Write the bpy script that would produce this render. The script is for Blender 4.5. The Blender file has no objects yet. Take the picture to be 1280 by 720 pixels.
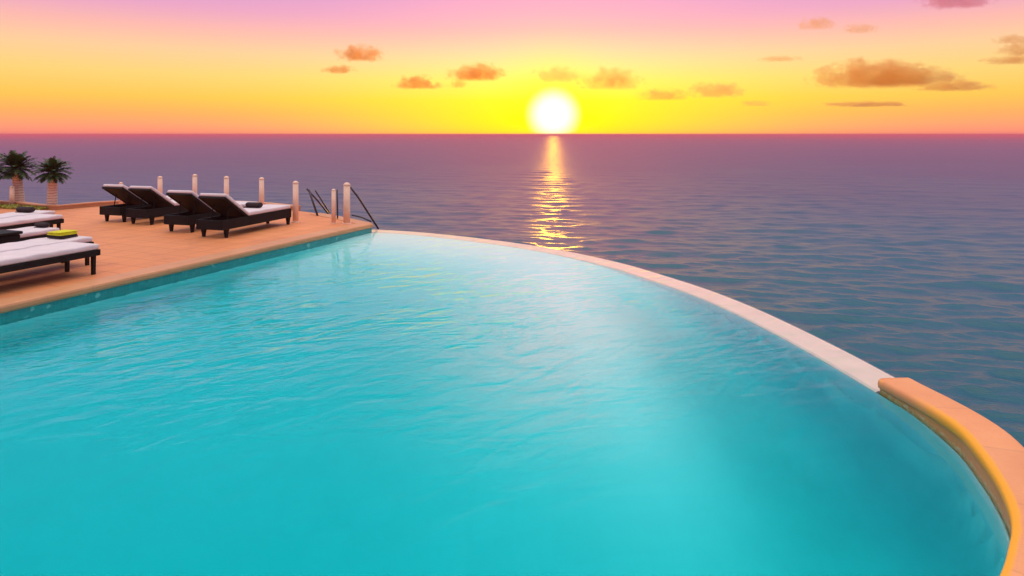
import bpy, bmesh, math, random
import numpy as np
from mathutils import Vector, Matrix, noise as mnoise

R = math.radians
S = bpy.context.scene
C = S.collection
random.seed(7)
rng = np.random.default_rng(7)

SUN_EL, SUN_AZ = R(1.75), R(3.7)          # the sun stands just above the horizon, a little right of the view axis
SEA_Z = -12.0
DECK_Z = 0.20
CAM_Z = 2.3
PK = CAM_Z / 2.4
SUN_DIR = Vector((math.sin(SUN_AZ) * math.cos(SUN_EL), math.cos(SUN_AZ) * math.cos(SUN_EL), math.sin(SUN_EL)))


def lin(r, g, b, k=1.0):
    f = lambda c: ((c / 255 + 0.055) / 1.055) ** 2.4 if c / 255 > 0.04045 else c / 255 / 12.92
    return (f(r) * k, f(g) * k, f(b) * k, 1.0)


# ------------------------------------------------------------------ objects
def link(name, me, mat=None, parent=None, smooth=False):
    o = bpy.data.objects.new(name, me)
    C.objects.link(o)
    if mat is not None and not me.materials:
        me.materials.append(mat)
    if parent is not None:
        o.parent = parent
    if smooth:
        me.polygons.foreach_set('use_smooth', [True] * len(me.polygons))
    return o


def from_bm(name, bm, mat=None, parent=None, smooth=False):
    me = bpy.data.meshes.new(name)
    bm.normal_update()
    bm.to_mesh(me)
    bm.free()
    return link(name, me, mat, parent, smooth)


def from_lists(name, vs, fs, mat=None, parent=None, smooth=False):
    me = bpy.data.meshes.new(name)
    me.from_pydata([tuple(v) for v in vs], [], fs)
    me.validate()
    me.update()
    return link(name, me, mat, parent, smooth)


def tag(o, label, cat, group=None, kind=None):
    if kind:
        o['kind'] = kind
    if label:
        o['label'] = label
    if cat:
        o['category'] = cat
    if group:
        o['group'] = group
    return o


def thing(name, label, cat, loc=(0, 0, 0), rz=0.0, group=None):
    o = bpy.data.objects.new(name, None)
    o.empty_display_size = 0.2
    C.objects.link(o)
    o.location = loc
    o.rotation_euler = (0, 0, rz)
    return tag(o, label, cat, group)


def copy_tree(o, parent=None):
    c = o.copy()
    C.objects.link(c)
    if parent is not None:
        c.parent = parent
    for ch in list(o.children):
        copy_tree(ch, c)
    return c


# ------------------------------------------------------------------ shapes
def box_bm(bm, x0, x1, y0, y1, z0, z1, bev=0.0, seg=2):
    t = bmesh.new()
    bmesh.ops.create_cube(t, size=1.0)
    for v in t.verts:
        v.co = Vector(((x0 + x1) / 2 + v.co.x * (x1 - x0), (y0 + y1) / 2 + v.co.y * (y1 - y0), (z0 + z1) / 2 + v.co.z * (z1 - z0)))
    if bev > 0:
        bmesh.ops.bevel(t, geom=t.edges[:], offset=bev, segments=seg, profile=0.5, affect='EDGES')
    me = bpy.data.meshes.new('t')
    t.to_mesh(me)
    t.free()
    bm.from_mesh(me)
    bpy.data.meshes.remove(me)


def tube_bm(bm, pts, rad, n=10, caps=True):
    pts = [Vector(p) for p in pts]
    rads = rad if isinstance(rad, (list, tuple)) else [rad] * len(pts)
    rings = []
    for i, p in enumerate(pts):
        d = (pts[min(i + 1, len(pts) - 1)] - pts[max(i - 1, 0)]).normalized()
        a = Vector((1, 0, 0)) if abs(d.x) < 0.9 else Vector((0, 1, 0))
        u = d.cross(a).normalized()
        w = d.cross(u)
        rings.append([bm.verts.new(p + (u * math.cos(2 * math.pi * k / n) + w * math.sin(2 * math.pi * k / n)) * rads[i]) for k in range(n)])
    for a, b in zip(rings, rings[1:]):
        for k in range(n):
            bm.faces.new((a[k], a[(k + 1) % n], b[(k + 1) % n], b[k]))
    if caps:
        bm.faces.new(rings[0][::-1])
        bm.faces.new(rings[-1])


def spline(pts, step=0.12):
    """Catmull-Rom through plan points, resampled evenly."""
    P = [np.array(p, float) for p in pts]
    P = [2 * P[0] - P[1]] + P + [2 * P[-1] - P[-2]]
    out = []
    for i in range(1, len(P) - 2):
        for t in np.linspace(0, 1, 24, endpoint=False):
            a, b, c, d = P[i - 1], P[i], P[i + 1], P[i + 2]
            out.append(0.5 * ((2 * b) + (-a + c) * t + (2 * a - 5 * b + 4 * c - d) * t * t + (-a + 3 * b - 3 * c + d) * t ** 3))
    out.append(P[-2])
    out = np.array(out)
    seg = np.r_[0, np.cumsum(np.linalg.norm(np.diff(out, axis=0), axis=1))]
    n = max(2, int(seg[-1] / step) + 1)
    s = np.linspace(0, seg[-1], n)
    return np.c_[np.interp(s, seg, out[:, 0]), np.interp(s, seg, out[:, 1])]


def normals(path):
    """Left-hand plan normals (path runs clockwise seen from above -> the normals point outwards)."""
    d = np.gradient(path, axis=0)
    d /= np.linalg.norm(d, axis=1)[:, None]
    return np.c_[-d[:, 1], d[:, 0]]


def sweep(name, path, prof, mat, parent=None, smooth=False, closed=True, zoff=None, nrm=None):
    """prof: (offset along the normal, z) pairs."""
    n = normals(path) if nrm is None else nrm
    vs, fs = [], []
    m = len(prof)
    for i, p in enumerate(path):
        for (o, z) in prof:
            zz = z(i) if callable(z) else z
            vs.append((p[0] + n[i][0] * o, p[1] + n[i][1] * o, zz))
    for i in range(len(path) - 1):
        for k in range(m if closed else m - 1):
            a, b = i * m + k, i * m + (k + 1) % m
            fs.append((a, b, b + m, a + m))
    if closed:
        fs.append(tuple(range(m))[::-1])
        fs.append(tuple(range((len(path) - 1) * m, len(path) * m)))
    o = from_lists(name, vs, fs, mat, parent, smooth)
    bm = bmesh.new()
    bm.from_mesh(o.data)
    bmesh.ops.recalc_face_normals(bm, faces=bm.faces[:])
    bm.to_mesh(o.data)
    bm.free()
    return o


def slab(name, poly, z0, z1, mat, parent=None):
    bm = bmesh.new()
    top = [bm.verts.new((x, y, z1)) for x, y in poly]
    bot = [bm.verts.new((x, y, z0)) for x, y in poly]
    bm.faces.new(top)
    bm.faces.new(bot[::-1])
    n = len(poly)
    for i in range(n):
        bm.faces.new((top[i], bot[i], bot[(i + 1) % n], top[(i + 1) % n]))
    bmesh.ops.recalc_face_normals(bm, faces=bm.faces[:])
    return from_bm(name, bm, mat, parent)


# ------------------------------------------------------------------ materials
class N:
    def __init__(self, tree):
        self.t = tree

    def n(self, typ, ins=None, **kw):
        nd = self.t.nodes.new(typ)
        for k, v in kw.items():
            setattr(nd, k, v)
        for k, v in (ins or {}).items():
            sock = nd.inputs[k]
            if isinstance(v, bpy.types.NodeSocket):
                self.t.links.new(v, sock)
            else:
                sock.default_value = v
        return nd

    def math(self, op, a, b=None, c=None, clamp=False):
        ins = {0: a}
        if b is not None:
            ins[1] = b
        if c is not None:
            ins[2] = c
        return self.n('ShaderNodeMath', ins, operation=op, use_clamp=clamp).outputs[0]

    def smooth(self, x, a, b, lo=0.0, hi=1.0):
        return self.n('ShaderNodeMapRange', {0: x, 1: a, 2: b, 3: lo, 4: hi}, interpolation_type='SMOOTHSTEP').outputs[0]

    def mix(self, f, a, b, blend='MIX'):
        nd = self.n('ShaderNodeMix', data_type='RGBA', blend_type=blend)
        for i, v in ((0, f), (6, a), (7, b)):
            if isinstance(v, bpy.types.NodeSocket):
                self.t.links.new(v, nd.inputs[i])
            else:
                nd.inputs[i].default_value = v
        return nd.outputs[2]

    def ramp(self, fac, stops, interp='LINEAR'):
        nd = self.n('ShaderNodeValToRGB', {0: fac})
        cr = nd.color_ramp
        cr.interpolation = interp
        while len(cr.elements) < len(stops):
            cr.elements.new(0.5)
        for e, (p, c) in zip(cr.elements, stops):
            e.position = p
            e.color = c
        return nd.outputs[0]

    def noise(self, vec, scale, detail=3.0, rough=0.5, dist=0.0):
        return self.n('ShaderNodeTexNoise', {'Vector': vec, 'Scale': scale, 'Detail': detail, 'Roughness': rough, 'Distortion': dist}).outputs[0]

    def aniso(self, vec, crest_deg, along, across, detail=2.0, rough=0.45, dist=0.0, loc=(0, 0, 0)):
        a = self.mapping(vec, rot=(0, 0, R(-crest_deg)))
        b = self.mapping(a, scale=(along, across, 1), loc=loc)
        return self.noise(b, 1.0, detail, rough, dist)

    def mapping(self, vec, rot=(0, 0, 0), scale=(1, 1, 1), loc=(0, 0, 0)):
        return self.n('ShaderNodeMapping', {'Vector': vec, 'Rotation': rot, 'Scale': scale, 'Location': loc}).outputs[0]


def new_mat(name):
    m = bpy.data.materials.new(name)
    m.use_nodes = True
    m.node_tree.nodes.clear()
    return m, N(m.node_tree)


def simple(name, base, rough=0.6, var=0.15, scale=6.0, bump=0.0, bscale=60.0, spec=0.5, metal=0.0, obj=True):
    """Plain material with mottled base colour, and fine bump."""
    m, g = new_mat(name)
    out = g.n('ShaderNodeOutputMaterial')
    tc = g.n('ShaderNodeTexCoord').outputs['Object']
    f = g.noise(tc, scale, 5.0, 0.6)
    k = lambda c, s: (min(1, c[0] * s), min(1, c[1] * s), min(1, c[2] * s), 1)
    col = g.ramp(f, [(0.3, k(base, 1 - var)), (0.7, k(base, 1 + var))])
    ins = {'Base Color': col, 'Roughness': rough, 'Specular IOR Level': spec, 'Metallic': metal}
    if bump:
        b = g.n('ShaderNodeBump', {'Height': g.noise(tc, bscale, 4.0), 'Distance': bump, 'Strength': 1.0})
        ins['Normal'] = b.outputs[0]
    p = g.n('ShaderNodeBsdfPrincipled', ins)
    m.node_tree.links.new(p.outputs[0], out.inputs[0])
    return m


M = {}
M['wicker'] = simple('dark wicker', (0.0045, 0.0035, 0.0035), 0.65, 0.4, 30, 0.004, 120, 0.25)
M['cushion'] = simple('white cushion fabric', (0.66, 0.55, 0.57), 0.9, 0.06, 5, 0.004, 25)
M['back_cushion'] = M['cushion']
M['post'] = simple('cream painted post', (0.80, 0.51, 0.37), 0.6, 0.10, 8, 0.001, 40)
M['steel'] = simple('dark weathered rail', (0.06, 0.045, 0.05), 0.4, 0.3, 20, 0, 10, 0.5, 0.6)
M['towel_yellow'] = simple('yellow green towel', (0.62, 0.56, 0.012), 0.95, 0.12, 20, 0.003, 160)
M['towel_dark'] = simple('dark brown towel', (0.03, 0.016, 0.018), 0.95, 0.2, 20, 0.003, 160)
M['rock'] = simple('rock', (0.20, 0.16, 0.12), 0.9, 0.5, 0.6, 0.2, 2.0)
M['basin'] = simple('pale pool plaster', (0.74, 0.90, 0.90), 0.7, 0.05, 1.2, 0, 4)
M['lining'] = simple('deep teal pool tiles', (0.02, 0.24, 0.29), 0.5, 0.12, 2.0, 0, 4)
M['basin'] = None


def basin_material():
    """Pale pool mosaic; the darker water at the right is painted into the tile colour."""
    m, g = new_mat('pool mosaic with painted dark end')
    out = g.n('ShaderNodeOutputMaterial')
    tc = g.n('ShaderNodeTexCoord').outputs['Object']
    sp = g.n('ShaderNodeSeparateXYZ', {0: tc})
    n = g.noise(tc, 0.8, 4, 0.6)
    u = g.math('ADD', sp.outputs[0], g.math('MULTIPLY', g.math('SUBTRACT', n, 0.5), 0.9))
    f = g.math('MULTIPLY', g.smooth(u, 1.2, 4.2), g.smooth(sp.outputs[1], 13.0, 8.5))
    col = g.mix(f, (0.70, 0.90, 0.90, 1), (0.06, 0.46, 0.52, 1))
    br = g.n('ShaderNodeTexBrick', {'Vector': tc, 'Scale': 1.0, 'Mortar Size': 0.010, 'Mortar Smooth': 0.4, 'Brick Width': 0.30, 'Row Height': 0.30,
                                    'Color1': (1, 1, 1, 1), 'Color2': (0.96, 0.97, 0.97, 1), 'Mortar': (0.965, 0.97, 0.97, 1)}, offset=0.0)
    col = g.mix(1.0, col, br.outputs[0], 'MULTIPLY')
    p = g.n('ShaderNodeBsdfPrincipled', {'Base Color': col, 'Roughness': 0.6})
    m.node_tree.links.new(p.outputs[0], out.inputs[0])
    return m


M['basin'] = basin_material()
M['leaf'] = simple('palm leaf', (0.035, 0.062, 0.016), 0.5, 0.5, 4)
M['hedge_leaf'] = simple('yellow green hedge leaf', (0.26, 0.24, 0.02), 0.6, 0.5, 9)
M['weir'] = simple('wet pale stone', (0.86, 0.66, 0.52), 0.3, 0.06, 3, 0.001, 12, 0.6)


def deck_material():
    m, g = new_mat('terracotta paving')
    out = g.n('ShaderNodeOutputMaterial')
    tc = g.n('ShaderNodeTexCoord').outputs['Object']
    v = g.mapping(tc, rot=(0, 0, R(22)))
    big = g.noise(v, 0.55, 4, 0.6)
    fine = g.noise(v, 9.0, 5, 0.65)
    col = g.ramp(big, [(0.3, (0.68, 0.225, 0.080, 1)), (0.7, (0.78, 0.275, 0.100, 1))])
    col = g.mix(g.math('MULTIPLY', fine, 0.25), col, (0.50, 0.20, 0.11, 1))
    br = g.n('ShaderNodeTexBrick', {'Vector': v, 'Scale': 1.0, 'Mortar Size': 0.008, 'Mortar Smooth': 0.3, 'Brick Width': 0.45, 'Row Height': 0.45,
                                    'Color1': (1, 1, 1, 1), 'Color2': (0.92, 0.93, 0.92, 1), 'Mortar': (0.6, 0.55, 0.52, 1)}, offset=0.0)
    st = g.smooth(g.noise(tc, 1.4, 6, 0.7), 0.5, 0.72)
    col = g.mix(g.math('MULTIPLY', st, 0.45), col, (0.42, 0.14, 0.07, 1))
    col = g.mix(1.0, col, br.outputs[0], 'MULTIPLY')
    b = g.n('ShaderNodeBump', {'Height': fine, 'Distance': 0.004, 'Strength': 1.0})
    p = g.n('ShaderNodeBsdfPrincipled', {'Base Color': col, 'Roughness': 0.62, 'Normal': b.outputs[0], 'Specular IOR Level': 0.35})
    m.node_tree.links.new(p.outputs[0], out.inputs[0])
    return m


def mosaic_material():
    m, g = new_mat('teal mosaic tiles')
    out = g.n('ShaderNodeOutputMaterial')
    tc = g.n('ShaderNodeTexCoord').outputs['UV']
    br = g.n('ShaderNodeTexBrick', {'Vector': tc, 'Scale': 1.0, 'Mortar Size': 0.003, 'Brick Width': 0.05, 'Row Height': 0.05, 'Bias': -0.4,
                                    'Color1': (0.003, 0.25, 0.25, 1), 'Color2': (0.015, 0.36, 0.35, 1), 'Mortar': (0.03, 0.28, 0.27, 1)}, offset=0.0)
    sp = g.smooth(g.noise(tc, 7.0, 1.0), 0.66, 0.72)
    col = g.mix(sp, br.outputs[0], (0.12, 0.46, 0.42, 1))
    p = g.n('ShaderNodeBsdfPrincipled', {'Base Color': col, 'Roughness': 0.22})
    m.node_tree.links.new(p.outputs[0], out.inputs[0])
    return m


def coping_material(name, a, b, rough=0.5):
    m, g = new_mat(name)
    out = g.n('ShaderNodeOutputMaterial')
    tc = g.n('ShaderNodeTexCoord').outputs['Object']
    n1 = g.noise(tc, 2.2, 6, 0.65)
    n2 = g.noise(tc, 60.0, 3, 0.6)
    col = g.ramp(n1, [(0.3, a), (0.7, b)])
    col = g.mix(g.math('MULTIPLY', n2, 0.3), col, (a[0] * 0.7, a[1] * 0.7, a[2] * 0.7, 1))
    bp = g.n('ShaderNodeBump', {'Height': n2, 'Distance': 0.003, 'Strength': 1.0})
    p = g.n('ShaderNodeBsdfPrincipled', {'Base Color': col, 'Roughness': rough, 'Normal': bp.outputs[0]})
    m.node_tree.links.new(p.outputs[0], out.inputs[0])
    return m


def pool_water_material():
    m, g = new_mat('clear pool water')
    out = g.n('ShaderNodeOutputMaterial')
    tc = g.n('ShaderNodeTexCoord').outputs['Object']
    # ripples: long crests along the deck, shorter ones across, calm and lively patches
    a = g.aniso(tc, 50, 1.3, 4.2, 2.0, 0.5, 0.4)
    b = g.aniso(tc, 14, 1.5, 4.0, 2.0, 0.5, 0.4, (7, 3, 0))
    c = g.aniso(tc, 32, 4.0, 10.0, 1.0, 0.4, 0.2, (1, 9, 0))
    patch = g.smooth(g.noise(tc, 0.5, 2.0), 0.34, 0.64, 0.3, 1.0)
    z0 = lambda q, k: g.math('MULTIPLY', g.math('SUBTRACT', q, 0.5), k)
    h = g.math('ADD', z0(a, 0.027), z0(b, 0.025))
    h = g.math('ADD', h, z0(c, 0.006))
    sy = g.n('ShaderNodeSeparateXYZ', {0: tc}).outputs[1]
    h = g.math('MULTIPLY', g.math('MULTIPLY', h, patch), g.math('MULTIPLY', g.smooth(sy, 4.5, 8.5, 0.28, 1.2), g.smooth(sy, 12.8, 9.0, 0.3, 1.0)))
    h = g.math('MULTIPLY', h, g.smooth(g.n('ShaderNodeSeparateXYZ', {0: tc}).outputs[0], -1.0, 0.9, 1.25, 0.65))
    bump = g.n('ShaderNodeBump', {'Height': h, 'Distance': 1.0, 'Strength': 1.0})
    glass = g.n('ShaderNodeBsdfGlass', {'Color': (1, 1, 1, 1), 'Roughness': 0.03, 'IOR': 1.18, 'Normal': bump.outputs[0]})
    m.node_tree.links.new(glass.outputs[0], out.inputs[0])
    vol = g.n('ShaderNodeVolumeAbsorption', {'Color': (0.0, 0.90, 0.913, 1), 'Density': 1.9})
    m.node_tree.links.new(vol.outputs[0], out.inputs[1])
    return m


def sea_material():
    m, g = new_mat('sea water')
    out = g.n('ShaderNodeOutputMaterial')
    geo = g.n('ShaderNodeNewGeometry')
    tc = geo.outputs['Position']
    w1 = g.aniso(tc, 8, 0.22, 0.62, 4.0, 0.55, 0.3)
    w2 = g.aniso(tc, -14, 1.6, 3.6, 4.0, 0.6, 0.2)
    h = g.math('ADD', g.math('MULTIPLY', w1, 0.10), g.math('MULTIPLY', w2, 0.075))
    bump = g.n('ShaderNodeBump', {'Height': h, 'Distance': 1.0, 'Strength': 1.0})
    big = g.noise(tc, 0.01, 3.0)
    col = g.ramp(big, [(0.35, (0.001, 0.080, 0.112, 1)), (0.65, (0.001, 0.104, 0.140, 1))])
    # teal water near the headland; offshore, reflected mauve sky is painted into the base colour;
    # the open sea is choppier than the lee: small waves too fine to model far out become roughness
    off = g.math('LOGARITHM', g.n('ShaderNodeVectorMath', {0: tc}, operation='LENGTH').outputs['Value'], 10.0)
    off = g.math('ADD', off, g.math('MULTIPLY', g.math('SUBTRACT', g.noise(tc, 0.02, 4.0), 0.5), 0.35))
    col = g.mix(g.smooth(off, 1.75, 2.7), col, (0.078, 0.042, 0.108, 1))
    rough = g.smooth(off, 1.5, 2.6, 0.19, 0.46)
    p = g.n('ShaderNodeBsdfPrincipled', {'Base Color': col, 'Roughness': rough, 'IOR': 1.33, 'Normal': bump.outputs[0]})
    m.node_tree.links.new(p.outputs[0], out.inputs[0])
    return m


def cloud_material(name, colour, dens):
    m, g = new_mat(name)
    out = g.n('ShaderNodeOutputMaterial')
    tc = g.n('ShaderNodeTexCoord').outputs['Object']      # unit ellipsoid space: each cloud object is scaled to its size
    oi = g.n('ShaderNodeObjectInfo').outputs['Random']
    off = g.n('ShaderNodeCombineXYZ', {0: g.math('MULTIPLY', oi, 90.0), 1: g.math('MULTIPLY', oi, 37.0), 2: 0.0}).outputs[0]
    vec = g.n('ShaderNodeVectorMath', {0: tc, 1: off}, operation='ADD').outputs[0]
    r = g.n('ShaderNodeVectorMath', {0: tc}, operation='LENGTH').outputs['Value']
    sep = g.n('ShaderNodeSeparateXYZ', {0: tc})
    base = g.smooth(sep.outputs[2], -0.55, -0.25)
    nz = g.noise(g.mapping(vec, scale=(3.2, 2.4, 1.4)), 1.0, 6.0, 0.66)
    d = g.math('ADD', g.math('MULTIPLY', g.math('SUBTRACT', nz, 0.5), 2.9), g.math('SUBTRACT', 0.72, r))
    d = g.smooth(d, 0.0, 0.12)
    d = g.math('MULTIPLY', g.math('MULTIPLY', d, base), dens)
    v = g.n('ShaderNodeVolumePrincipled', {'Color': colour, 'Density': d, 'Anisotropy': 0.75})
    m.node_tree.links.new(v.outputs[0], out.inputs[1])
    return m


M['deck'] = deck_material()
M['mosaic'] = mosaic_material()
M['coping'] = coping_material('orange stone coping', (0.58, 0.24, 0.10, 1), (0.70, 0.31, 0.14, 1))
M['parapet_coping'] = coping_material('salmon parapet coping', (0.78, 0.28, 0.10, 1), (0.88, 0.36, 0.14, 1))
M['parapet_wall'] = coping_material('wet terracotta wall', (0.62, 0.20, 0.03, 1), (0.78, 0.30, 0.05, 1), 0.3)
def limed(m):
    t = m.node_tree
    g = N(t)
    p = next(n for n in t.nodes if n.type == 'BSDF_PRINCIPLED')
    src = p.inputs['Base Color'].links[0].from_socket
    tc = g.n('ShaderNodeTexCoord').outputs['Object']
    zz = g.n('ShaderNodeSeparateXYZ', {0: tc}).outputs[2]
    f = g.math('MULTIPLY', g.smooth(g.noise(tc, 26.0, 4, 0.7), 0.47, 0.6), g.smooth(zz, 0.035, 0.012))
    t.links.new(g.mix(g.math('MULTIPLY', f, 0.6), src, (0.62, 0.58, 0.32, 1)), p.inputs['Base Color'])


limed(M['parapet_wall'])


def jointed(m, along, pitch=0.6):
    """Fine mortar joints across a coping, one every `pitch` metres."""
    t = m.node_tree
    g = N(t)
    p = next(n for n in t.nodes if n.type == 'BSDF_PRINCIPLED')
    src = p.inputs['Base Color'].links[0].from_socket
    if along is None:
        c = g.n('ShaderNodeSeparateXYZ', {0: g.n('ShaderNodeTexCoord').outputs['UV']}).outputs[1]
    else:
        c = g.n('ShaderNodeVectorMath', {0: g.n('ShaderNodeTexCoord').outputs['Object'], 1: along}, operation='DOT_PRODUCT').outputs['Value']
    q = g.math('DIVIDE', c, pitch)
    f = g.math('ABSOLUTE', g.math('SUBTRACT', g.math('FRACT', q), 0.5))
    w = 0.007 / pitch
    tone = g.n('ShaderNodeTexWhiteNoise', {'W': g.math('FLOOR', q)}, noise_dimensions='1D').outputs[0]
    col = g.mix(g.math('MULTIPLY', tone, 0.16), src, (0.40, 0.17, 0.08, 1))
    col = g.mix(g.math('MULTIPLY', g.smooth(f, 0.5 - 2 * w, 0.5 - w), 0.18), col, (0.26, 0.13, 0.07, 1))
    t.links.new(col, p.inputs['Base Color'])


def paint_sunlit_edge(m):
    """Low sunlight painted in ochre on the pool-side edge of the coping, starting raggedly a little way along."""
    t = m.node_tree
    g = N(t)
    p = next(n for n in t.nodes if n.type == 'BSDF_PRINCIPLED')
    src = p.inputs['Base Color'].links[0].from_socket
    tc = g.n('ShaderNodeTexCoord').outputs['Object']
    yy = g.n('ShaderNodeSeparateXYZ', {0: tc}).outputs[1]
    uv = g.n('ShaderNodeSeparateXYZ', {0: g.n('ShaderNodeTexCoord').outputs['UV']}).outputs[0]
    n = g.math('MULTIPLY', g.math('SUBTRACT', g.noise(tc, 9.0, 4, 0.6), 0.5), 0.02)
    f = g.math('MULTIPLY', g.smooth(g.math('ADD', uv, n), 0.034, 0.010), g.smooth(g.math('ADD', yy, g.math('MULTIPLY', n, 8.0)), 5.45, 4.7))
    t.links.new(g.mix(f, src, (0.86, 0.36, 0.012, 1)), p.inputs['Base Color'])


jointed(M['parapet_coping'], None, 0.75)
paint_sunlit_edge(M['parapet_coping'])
jointed(M['coping'], (0.379, 0.925, 0.0), 0.6)
M['kerb'] = coping_material('terracotta kerb', (0.50, 0.20, 0.09, 1), (0.62, 0.27, 0.12, 1), 0.6)
M['pool_water'] = pool_water_material()
M['sea'] = sea_material()


def trunk_material():
    m, g = new_mat('ringed palm trunk')
    out = g.n('ShaderNodeOutputMaterial')
    tc = g.n('ShaderNodeTexCoord').outputs['Object']
    wv = g.n('ShaderNodeTexWave', {'Vector': tc, 'Scale': 4.2, 'Distortion': 3.5, 'Detail': 2.0, 'Detail Scale': 2.0}, bands_direction='Z').outputs[1]
    col = g.ramp(wv, [(0.0, (0.40, 0.24, 0.18, 1)), (0.25, (0.60, 0.40, 0.32, 1)), (1.0, (0.66, 0.46, 0.38, 1))])
    b = g.n('ShaderNodeBump', {'Height': wv, 'Distance': 0.008, 'Strength': 1.0})
    p = g.n('ShaderNodeBsdfPrincipled', {'Base Color': col, 'Roughness': 0.85, 'Normal': b.outputs[0]})
    m.node_tree.links.new(p.outputs[0], out.inputs[0])
    return m


M['trunk'] = trunk_material()

# ------------------------------------------------------------------ camera
cam = bpy.data.cameras.new('camera')
cam.sensor_width = 36.0
cam.lens = 36.0 * 800 / 1280
cam.shift_y = -192 / 1280
cam.clip_start = 0.1
cam.clip_end = 200000
co = bpy.data.objects.new('camera', cam)
C.objects.link(co)
co.location = (0, 0, CAM_Z)
co.rotation_euler = (R(90), 0, 0)
S.camera = co

# ------------------------------------------------------------------ sky and sun
W = bpy.data.worlds.new('World')
S.world = W
W.use_nodes = True
W.node_tree.nodes.clear()
g = N(W.node_tree)
wo = g.n('ShaderNodeOutputWorld')
dirv = g.n('ShaderNodeTexCoord').outputs['Generated']
sep = g.n('ShaderNodeSeparateXYZ', {0: dirv})
z = sep.outputs[2]
flat = g.n('ShaderNodeVectorMath', {0: g.n('ShaderNodeCombineXYZ', {0: sep.outputs[0], 1: sep.outputs[1], 2: 0.0}).outputs[0]}, operation='NORMALIZE').outputs[0]
cosA = g.n('ShaderNodeVectorMath', {0: flat, 1: (math.sin(SUN_AZ), math.cos(SUN_AZ), 0)}, operation='DOT_PRODUCT').outputs['Value']
angA = g.math('MULTIPLY', g.math('ARCCOSINE', g.math('MINIMUM', cosA, 1.0)), 180 / math.pi)
near = g.math('EXPONENT', g.math('MULTIPLY', g.math('POWER', g.math('DIVIDE', angA, 18.0), 2.0), -1.0))
P = lambda px: px / math.sqrt(800 ** 2 + px ** 2)
far_ramp = g.ramp(z, [
    (0.000, lin(250, 140, 125)), (P(10), lin(254, 158, 120)), (P(24), lin(254, 172, 100)), (P(42), lin(253, 196, 84)), (P(68), lin(253, 208, 118)),
    (P(95), lin(252, 203, 152)), (P(120), lin(249, 180, 172)), (P(143), lin(232, 160, 195)), (P(170), lin(212, 150, 206)),
    (0.25, lin(185, 140, 215, 1.3)), (0.35, lin(120, 130, 215, 0.85)), (0.45, (0.16, 0.36, 0.66, 1)), (0.56, (0.14, 0.50, 0.70, 1)), (0.75, (1.65, 1.5, 1.42, 1)), (1.0, (2.3, 2.0, 1.85, 1))])  # above the view: brightened overhead as added fill, tinted for sea reflections
near_ramp = g.ramp(z, [
    (0.000, lin(255, 218, 0)), (P(18), lin(255, 228, 0)), (P(42), lin(255, 234, 15)), (P(66), lin(253, 236, 95)), (P(85), lin(251, 226, 140)), (P(105), lin(250, 208, 165)),
    (P(130), lin(249, 180, 178)), (P(150), lin(248, 168, 190)), (P(170), lin(242, 160, 196)),
    (0.25, lin(250, 140, 150, 1.5)), (0.36, lin(205, 120, 165, 1.0)), (0.45, (0.30, 0.36, 0.62, 1)), (0.56, (0.14, 0.50, 0.70, 1)), (0.75, (1.65, 1.5, 1.42, 1)), (1.0, (2.3, 2.0, 1.85, 1))])  # same added overhead fill, with a pinker band for the sea below the sun
sky = g.mix(near, far_ramp, near_ramp)
# red sky band added over the sun, above the view, to redden sea reflections
red_band = g.math('EXPONENT', g.math('MULTIPLY', g.math('POWER', g.math('DIVIDE', angA, 9.5), 2.0), -1.0))
red_band = g.math('MULTIPLY', red_band, g.math('MULTIPLY', g.smooth(z, 0.20, 0.29), g.smooth(z, 0.50, 0.34)))
sky = g.mix(1.0, sky, g.mix(red_band, (0, 0, 0, 1), (2.6, 0.18, 0.04, 1)), 'ADD')
cosS = g.n('ShaderNodeVectorMath', {0: dirv, 1: tuple(SUN_DIR)}, operation='DOT_PRODUCT').outputs['Value']
angS = g.math('MULTIPLY', g.math('ARCCOSINE', g.math('MINIMUM', cosS, 1.0)), 180 / math.pi)
disc = g.smooth(angS, 2.75, 0.9)
halo = g.math('EXPONENT', g.math('MULTIPLY', g.math('POWER', g.math('DIVIDE', angS, 4.2), 2.0), -1.0))
sky = g.mix(g.math('MULTIPLY', halo, 0.7), sky, lin(255, 250, 0))
glow = g.mix(disc, (0, 0, 0, 1), (0.35, 0.35, 1.1, 1))
sky = g.mix(1.0, sky, glow, 'ADD')
nish = g.n('ShaderNodeTexSky', sky_type='NISHITA', sun_disc=False, sun_elevation=SUN_EL, sun_rotation=SUN_AZ)
bg1 = g.n('ShaderNodeBackground', {0: sky, 1: 1.0})
bg2 = g.n('ShaderNodeBackground', {0: nish.outputs[0], 1: 0.02})
add = g.n('ShaderNodeAddShader')
W.node_tree.links.new(bg1.outputs[0], add.inputs[0])
W.node_tree.links.new(bg2.outputs[0], add.inputs[1])
W.node_tree.links.new(add.outputs[0], wo.inputs[0])

sl = bpy.data.lights.new('sun', 'SUN')
sl.energy = 0.45
sl.angle = R(0.5)
sl.color = (1.0, 0.45, 0.02)
so = bpy.data.objects.new('sun', sl)
C.objects.link(so)
so.rotation_euler = (-SUN_DIR).to_track_quat('-Z', 'Y').to_euler()
so.location = (0, 60, 30)

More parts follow.
